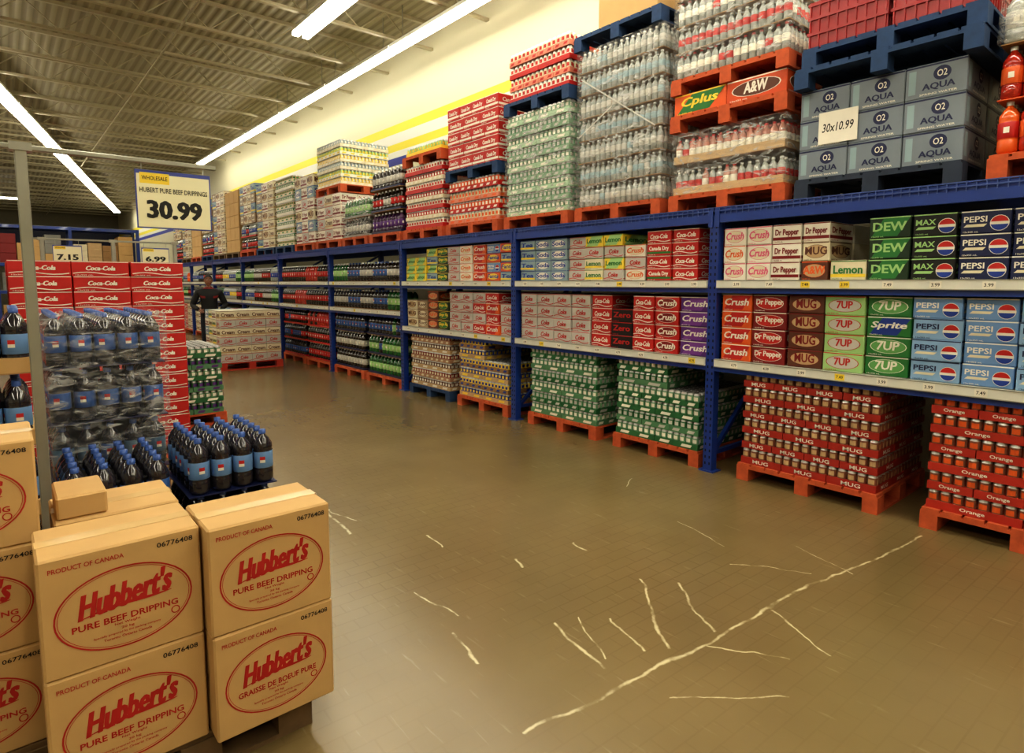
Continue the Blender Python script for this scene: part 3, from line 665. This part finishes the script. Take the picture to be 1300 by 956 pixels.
# ---------------------------------------------------------------- left side
pallet(.04,1.32,6.2,7.22,0,PALO); casestack('cola_case_stack',.06,1.30,6.22,7.20,.14,.413,.25,.126,13,['cokeb'],front='y')
pallet(-1.35,-.05,6.2,7.22,0,PALO); casestack('cola_case_stack',-1.33,-.07,6.22,7.20,.14,.413,.25,.126,13,['cokeb'],front='y')
pallet(.93,1.91,7.32,8.3,0,PALO); canstack('soda_can_stack',.95,1.89,7.34,8.28,.14,6,[(TG2,G3,PURP),(TGR,G4,WHITE)],'')
pallet(2.98,4.10,11.7,12.75,0,M('pallet_red',(.70,.20,.13),.8)); casestack('grocery_case_stack',3.0,4.08,11.72,12.73,.14,.27,.3,.158,6,[['ddp','crm','lem','dcoke'],['soda','lem','ddp','crm']])
PK=(PCOLA,PBLUE,CAPB)
pallet(.17,.78,4.2,5.2,0,PALB); bottlestack('cola_bottle_stack',.17,.76,4.22,5.18,.14,4,[(PCOLA,LT,CAPB),(PCOLA,LT,CAPB),PK,PK],lh=.325,sheet=NAVY,wrap=True)
pallet(.70,1.18,3.50,4.14,0,PALB); bottlestack('cola_bottle_stack',.71,1.17,3.51,4.12,.14,2,[(PCOLA,PL,CAPB)],lh=.31,sheet=NAVY)
pallet(.16,.66,3.52,4.14,0,PALB,.08); bottlestack('cola_bottle_stack',.17,.65,3.53,4.12,.08,2,[PK],lh=.31,sheet=NAVY)
pallet(-.9,.10,3.62,4.15,0,PALB); bottlestack('bottled_drink_tray_stack',-.89,.10,3.63,4.14,.14,4,[(PCOLA,PL,CAPB)],lh=.345,tray=(CARD,.07))
def carton(x0,x1,y0,y1,z0,z1,txt,rz=0):
    b=B(); w=x1-x0;d=y1-y0;h=z1-z0
    b.cbox(-w/2,w/2,-d/2,d/2,0,h,CARD,.006)
    b.box(-w/2+.004,w/2-.004,-.002,.002,h,h+.0006,CARDD); b.box(-w/2+.002,w/2-.002,-.028,.028,h+.0004,h+.0010,TAPE)
    for sx in(-1,1): b.box(sx*(w/2+.0004)-.0004,sx*(w/2+.0004)+.0004,-.028,.028,h-.06,h,TAPE)
    f=-d/2-.0012; X=(1,0,0);Z=(0,0,1); a=math.radians(6); XR=(math.cos(a),0,math.sin(a)); ZR=(-math.sin(a),0,math.cos(a))
    b.ell((0,f,h*.46),X,Z,w*.86,h*.70,CARDRED,44,ring=.0045); b.ell((0,f,h*.46),X,Z,w*.86-.016,h*.70-.016,CARDRED,44,ring=.0015)
    b.text("Hubbert's",(0,f,h*.575),XR,ZR,w*.60,h*.22,CARDRED,.45,.022,dbl=.0022)
    P=[];Q=[]
    for i in range(17):
        t=i/16; c=Vector((-w*.27+w*.56*t,f-.0004,h*.445+w*.56*t*math.tan(a)+.006*math.sin(t*5))); th=.008*math.sin(t*math.pi)+.002
        P.append(tuple(c-Vector((0,0,th/2)))); Q.append(tuple(c+Vector((0,0,th/2))))
    b.raw(P+Q,[(i,i+1,i+18,i+17) for i in range(16)],CARDRED)
    b.text(txt,(0,f,h*.372),X,Z,w*.66,h*.055,CARDRED,0,.02)
    b.text('Net Weight',(0,f,h*.32),X,Z,w*.16,h*.026,CARDRED); b.text('20 kg',(0,f,h*.28),X,Z,w*.08,h*.026,CARDRED)
    b.text('Specially prepared by the packing company',(0,f,h*.245),X,Z,w*.42,h*.022,CARDRED); b.text('Toronto Ontario Canada',(0,f,h*.21),X,Z,w*.30,h*.022,CARDRED)
    b.text('PRODUCT OF CANADA',(-w*.22,f,h*.90),X,Z,w*.44,h*.040,CARDRED); b.text('06776408',(w*.33,f,h*.91),X,Z,w*.24,h*.045,BLACK)
    b.ell((w*.31,f,h*.30),X,Z,w*.06,w*.06,CARDRED,14,ring=.003)
    b.ell((w/2+.0012,0,h*.46),(0,1,0),Z,d*.75,h*.55,CARDRED,30,ring=.004); b.text("Hubbert's",(w/2+.0014,0,h*.52),(0,1,0),Z,d*.5,h*.16,CARDRED,.3)
    o=B(); o.add(b,((x0+x1)/2,(y0+y1)/2,z0),rz=rz); return o.obj('beef_dripping_carton')
pallet(.05,.78,2.06,2.32,0,PALW,.134,solo=True)
h=.353
for l in range(2):
    z0=.134+l*h; t=['GRAISSE DE BOEUF PURE','PURE BEEF DRIPPING'][l]
    carton(.445,.836,1.985,2.27,z0,z0+h-.001,t,.0 if l else .012); carton(.03,.437,2.05,2.33,z0,z0+h-.001,'PURE BEEF DRIPPING',-.0)
pallet(-.36,.06,2.36,2.72,0,PALW,.134,solo=True)
for l in range(3): carton(-.35,.055,2.37,2.70,.134+l*.328,.134+(l+1)*.328-.001,'PURE BEEF DRIPPING')
pallet(.08,.84,2.38,2.72,0,PALW,.134,solo=True)
for l in range(2):
    if l<1: carton(.46,.83,2.40,2.70,.134+l*.345,.134+(l+1)*.345-.001,'PURE BEEF DRIPPING')
    carton(.09,.45,2.40,2.70,.134+l*.345,.134+(l+1)*.345-.001,'PURE BEEF DRIPPING')
b=B(); b.cbox(.10,.24,2.42,2.64,.824,.90,CARD); b.obj('cardboard_box')

# sign frames
def signframe(px,y,zt,x1,poles):
    b=B()
    for x in poles:
        b.cbox(x-.022,x+.022,y-.022,y+.022,.006,zt,STEEL,.004); b.box(x-.12,x+.12,y-.04,y+.04,0,.008,STEEL) 
        b.box(x-.04,x+.04,y-.03,y+.03,zt-.03,zt+.005,STEEL)
    b.cbox(px-.25,x1,y-.012,y+.012,zt-.024,zt-.002,STEEL,.003)
    return b.obj('sign_stand')
SIGNB=M('sign_blue_border',(.25,.3,.6)); SIGNC=M('sign_cream_card',(.90,.88,.74),.5,var=.03)
def sign(x0,x1,y,z0,z1,price,title,ztop):
    b=B(); w=x1-x0;h=z1-z0;cx=(x0+x1)/2
    b.box(x0,x1,y-.003,y+.003,z0,z1,SIGNB); f=y-.0042
    b.box(x0+.006,x1-.006,f,y-.003,z0+.006,z1-.018*h/.27,SIGNC)
    b.box(x0+.02,x0+w*.44,f-.0004,f,z1-.062*h/.27,z1-.012*h/.27,YEL); b.text('WHOLESALE',(x0+.02+w*.19,f-.001,z1-.036*h/.27),(1,0,0),(0,0,1),w*.33,h*.07,BLACK)
    if title: b.text(title,(cx,f-.001,z0+h*.66),(1,0,0),(0,0,1),w*.90,h*.085,BLACK,0,.015)
    b.text(price,(cx,f-.001,z0+h*.33),(1,0,0),(0,0,1),w*.72,h*.32,BLACK,0,.022,dbl=w*.011)
    for x in(x0+.03,x1-.03): b.beam((x,y,z1),(x,y,ztop),.004,STEEL)
    b.obj('price_sign')
signframe(.11,3.46,2.2,.90,[.11])
sign(.535,.87,3.46,1.865,2.145,'30.99','HUBERT PURE BEEF DRIPPINGS',2.175)
signframe(.5,9.0,2.12,1.85,[.42,1.12,1.80])
sign(.515,.80,9.0,1.83,2.04,'7.15','',2.095); sign(1.42,1.73,9.0,1.83,2.04,'6.99','',2.095)

# far storage rack across the end
root=bpy.data.objects.new('storage_rack',None); scene.collection.objects.link(root)
b=B(); yr=26.0
for i in range(6):
    x=-6+i*2.0
    for yy in(yr,yr+1.0): b.box(x-.05,x+.05,yy-.04,yy+.04,0,3.5,RACKB)
for z in(1.3,2.2,3.45): 
    for yy in(yr-.0,yr+1.0): b.box(-6,4,yy-.03,yy+.03,z-.06,z+.04,RACKB)
    b.box(-6,4,yr,yr+1.0,z+.04,z+.05,SHEETM)
b.obj('frame',root)
b=B(); cols=[CARD,CARDD,CARDD,TAN,CREAM,BROWN,TAN,GREY,DKRED,CARD]
for z,hm in((0,1.15),(1.35,.75),(2.25,1.0)):
    x=-5.9
    while x<3.6:
        w=U(.3,.55); hh=hm*U(.6,1.0); n=3
        m=random.choice(cols)
        if abs((x+6)%2.0)>.06 and ((x+6)%2.0)+w<1.94:
            for k in range(n): b.cbox(x,x+w-.02,yr+.05,yr+.9,z+hh*k/n,z+hh*(k+1)/n-.003,m if R()<.8 else CARD)
            x+=w
        else: x+=.08
b.obj('goods',root)

# ---------------------------------------------------------------- shopper
def person(px,py,rz):
    root=bpy.data.objects.new('shopper',None); scene.collection.objects.link(root); root.location=(px,py,0); root.rotation_euler=(0,0,rz)
    JK=M('jacket_black',(.06,.06,.07),.7); JR=M('jacket_red_panel',(.5,.08,.08),.7); JE=M('trousers_dark',(.1,.11,.16),.8); SK=M('skin',(.52,.34,.24),.5,var=.05); SH=M('shoe_black',(.05,.05,.05),.4); HR=M('hair_black',(.04,.035,.03),.7)
    def skin(name,pts,edges,rad,matf,sub=2,root_i=0):
        me=bpy.data.meshes.new(name); me.from_pydata(pts,edges,[]); ob=bpy.data.objects.new(name,me); scene.collection.objects.link(ob)
        sm=ob.modifiers.new('s','SKIN'); me.skin_vertices[0].data[root_i].use_root=True
        for i,r in enumerate(rad):
            me.skin_vertices[0].data[i].radius=r if isinstance(r,tuple) else (r,r)
        ss=ob.modifiers.new('u','SUBSURF'); ss.levels=sub; ss.render_levels=sub
        dg=bpy.context.evaluated_depsgraph_get(); dg.update()
        nm=bpy.data.meshes.new_from_object(ob.evaluated_get(dg)); bpy.data.objects.remove(ob)
        o=bpy.data.objects.new(name,nm); scene.collection.objects.link(o); o.parent=root
        nm.materials.clear(); ms=[]
        for p in nm.polygons:
            m=matf(p.center)
            if m not in ms: ms.append(m); nm.materials.append(m)
            p.material_index=ms.index(m); p.use_smooth=True
        return o
    P=[(0,0,.98),(0,0,1.12),(0,-.01,1.28),(0,0,1.41),(0,-.005,1.49),(0,-.01,1.56)]
    E=[(0,1),(1,2),(2,3),(3,4),(4,5)]; Rr=[(.15,.115),(.15,.12),(.175,.13),(.14,.10),(.058,.058),(.052,.055)]
    for s in(-1,1):
        i=len(P); P+=[(s*.195,0,1.40),(s*.305,.03,1.14),(s*.20,-.20,1.06)]; Rr+=[.078,.06,.04]; E+=[(3,i),(i,i+1),(i+1,i+2)]
    for s in(-1,1):
        i=len(P); P+=[(s*.095,0,.90),(s*.11,-.01,.50),(s*.115,.02,.10),(s*.125,-.17,.045)]; Rr+=[.09,.058,.042,(.04,.035)]; E+=[(0,i),(i,i+1),(i+1,i+2),(i+2,i+3)]
    def mf(c):
        if c.z>1.505: return SK
        if c.z<.11: return SH
        if c.z<.93: return JE
        if 1.27<c.z<1.33 and .06<abs(c.x)<.15 and c.y<0: return JR
        if c.z>1.47 and abs(c.x)<.09 and c.y<0: return JR
        return JK
    skin('body',P,E,Rr,mf)
    b=B(); nu,nv=24,18; vs=[];fs=[]
    for j in range(nv+1):
        th=math.pi*j/nv
        for i in range(nu):
            ph=2*math.pi*i/nu; x=math.sin(th)*math.cos(ph);yy=math.sin(th)*math.sin(ph);z=math.cos(th)
            w=.076*(1-.22*max(0,-z)); d=.098
            X=x*w;Y=yy*d;Z=z*.118
            if yy<0:
                Y*=.93
                if abs(x)<.30 and -.35<z<.12: Y-=.020*(1-abs(x)/.30)*(1-abs(z+.15)/.28 if abs(z+.15)<.28 else 0)
                if .12<abs(x)<.55 and 0<z<.25: Y+=.007
                if z<-.75: Y-=.012
            vs.append((X,Y,Z))
    for j in range(nv):
        for i in range(nu): fs.append((j*nu+i,(j+1)*nu+i,(j+1)*nu+(i+1)%nu,j*nu+(i+1)%nu))
    b.raw(vs,fs,SK,True)
    def sph(c,r,m,n=10,k=6):
        v=[];f=[]
        for j in range(k+1):
            th=math.pi*j/k
            for i in range(n): ph=2*math.pi*i/n; v.append((c[0]+r[0]*math.sin(th)*math.cos(ph),c[1]+r[1]*math.sin(th)*math.sin(ph),c[2]+r[2]*math.cos(th)))
        for j in range(k):
            for i in range(n): f.append((j*n+i,(j+1)*n+i,(j+1)*n+(i+1)%n,j*n+(i+1)%n))
        b.raw(v,f,m,True)
    for s in(-1,1):
        sph((s*.030,-.080,.012),(.012,.010,.008),WHITE); sph((s*.030,-.088,.012),(.005,.004,.005),BLACK)
        sph((s*.076,.0,.0),(.010,.018,.030),SK); sph((s*.030,-.086,.032),(.018,.005,.004),HR)
    sph((0,-.086,-.052),(.024,.008,.007),M('lips',(.42,.2,.18)))
    vs=[];fs=[]; nh=9
    for j in range(nh+1):
        for i in range(nu):
            ph=2*math.pi*i/nu; front=max(0,-math.sin(ph)); th=(math.pi*(.56-.27*front))*j/nh
            vs.append((.082*math.sin(th)*math.cos(ph),.104*math.sin(th)*math.sin(ph)+.003,.126*math.cos(th)))
    for j in range(nh):
        for i in range(nu): fs.append((j*nu+i,(j+1)*nu+i,(j+1)*nu+(i+1)%nu,j*nu+(i+1)%nu))
    b.raw(vs,fs,HR,True)
    hd=b.obj('head'); hd.location=(0,-.02,1.52); hd.parent=root
    for s in(-1,1):
        W=Vector((s*.20,-.20,1.06)); F=Vector((-s*.35,-.9,-.15)).normalized(); T=Vector((-s,.2,.3)).normalized(); Dn=F.cross(T).normalized(); T=Dn.cross(F).normalized()
        pts=[tuple(W),tuple(W+F*.05),tuple(W+F*.085)]; ed=[(0,1),(1,2)]; rd=[(.028,.02),(.036,.017),(.036,.016)]
        for k,(off,L) in enumerate(((.030,.070),(.010,.080),(-.010,.074),(-.030,.058))):
            i=len(pts); a=W+F*.088+T*off
            cur=Vector((0,0,-1))
            pts+=[tuple(a),tuple(a+F*L*.45+cur*.006),tuple(a+F*L*.75+cur*.022),tuple(a+F*L*.85+cur*.042)]; rd+=[.010,.009,.0085,.007]; ed+=[(2,i),(i,i+1),(i+1,i+2),(i+2,i+3)]
        i=len(pts); a=W+F*.03+T*.035; pts+=[tuple(a),tuple(a+T*.025+F*.03),tuple(a+T*.03+F*.055)]; rd+=[.012,.010,.008]; ed+=[(1,i),(i,i+1),(i+1,i+2)]
        skin('hand',pts,ed,rd,lambda c:SK,1)
person(3.24,13.35,math.radians(-10))

# ---------------------------------------------------------------- world, camera
w=bpy.data.worlds.new('World'); scene.world=w; w.use_nodes=True
w.node_tree.nodes['Background'].inputs[0].default_value=(.9,.85,.7,1); w.node_tree.nodes['Background'].inputs[1].default_value=.15
cd=bpy.data.cameras.new('camera'); cam=bpy.data.objects.new('camera',cd); scene.collection.objects.link(cam)
cam.location=(0,0,1.6); cam.rotation_euler=(math.radians(90-5.5),0,math.radians(-40.06))
cd.sensor_width=36; cd.lens=21.4; cd.shift_y=-45/1300; cd.clip_start=.05; cd.clip_end=200
scene.camera=cam
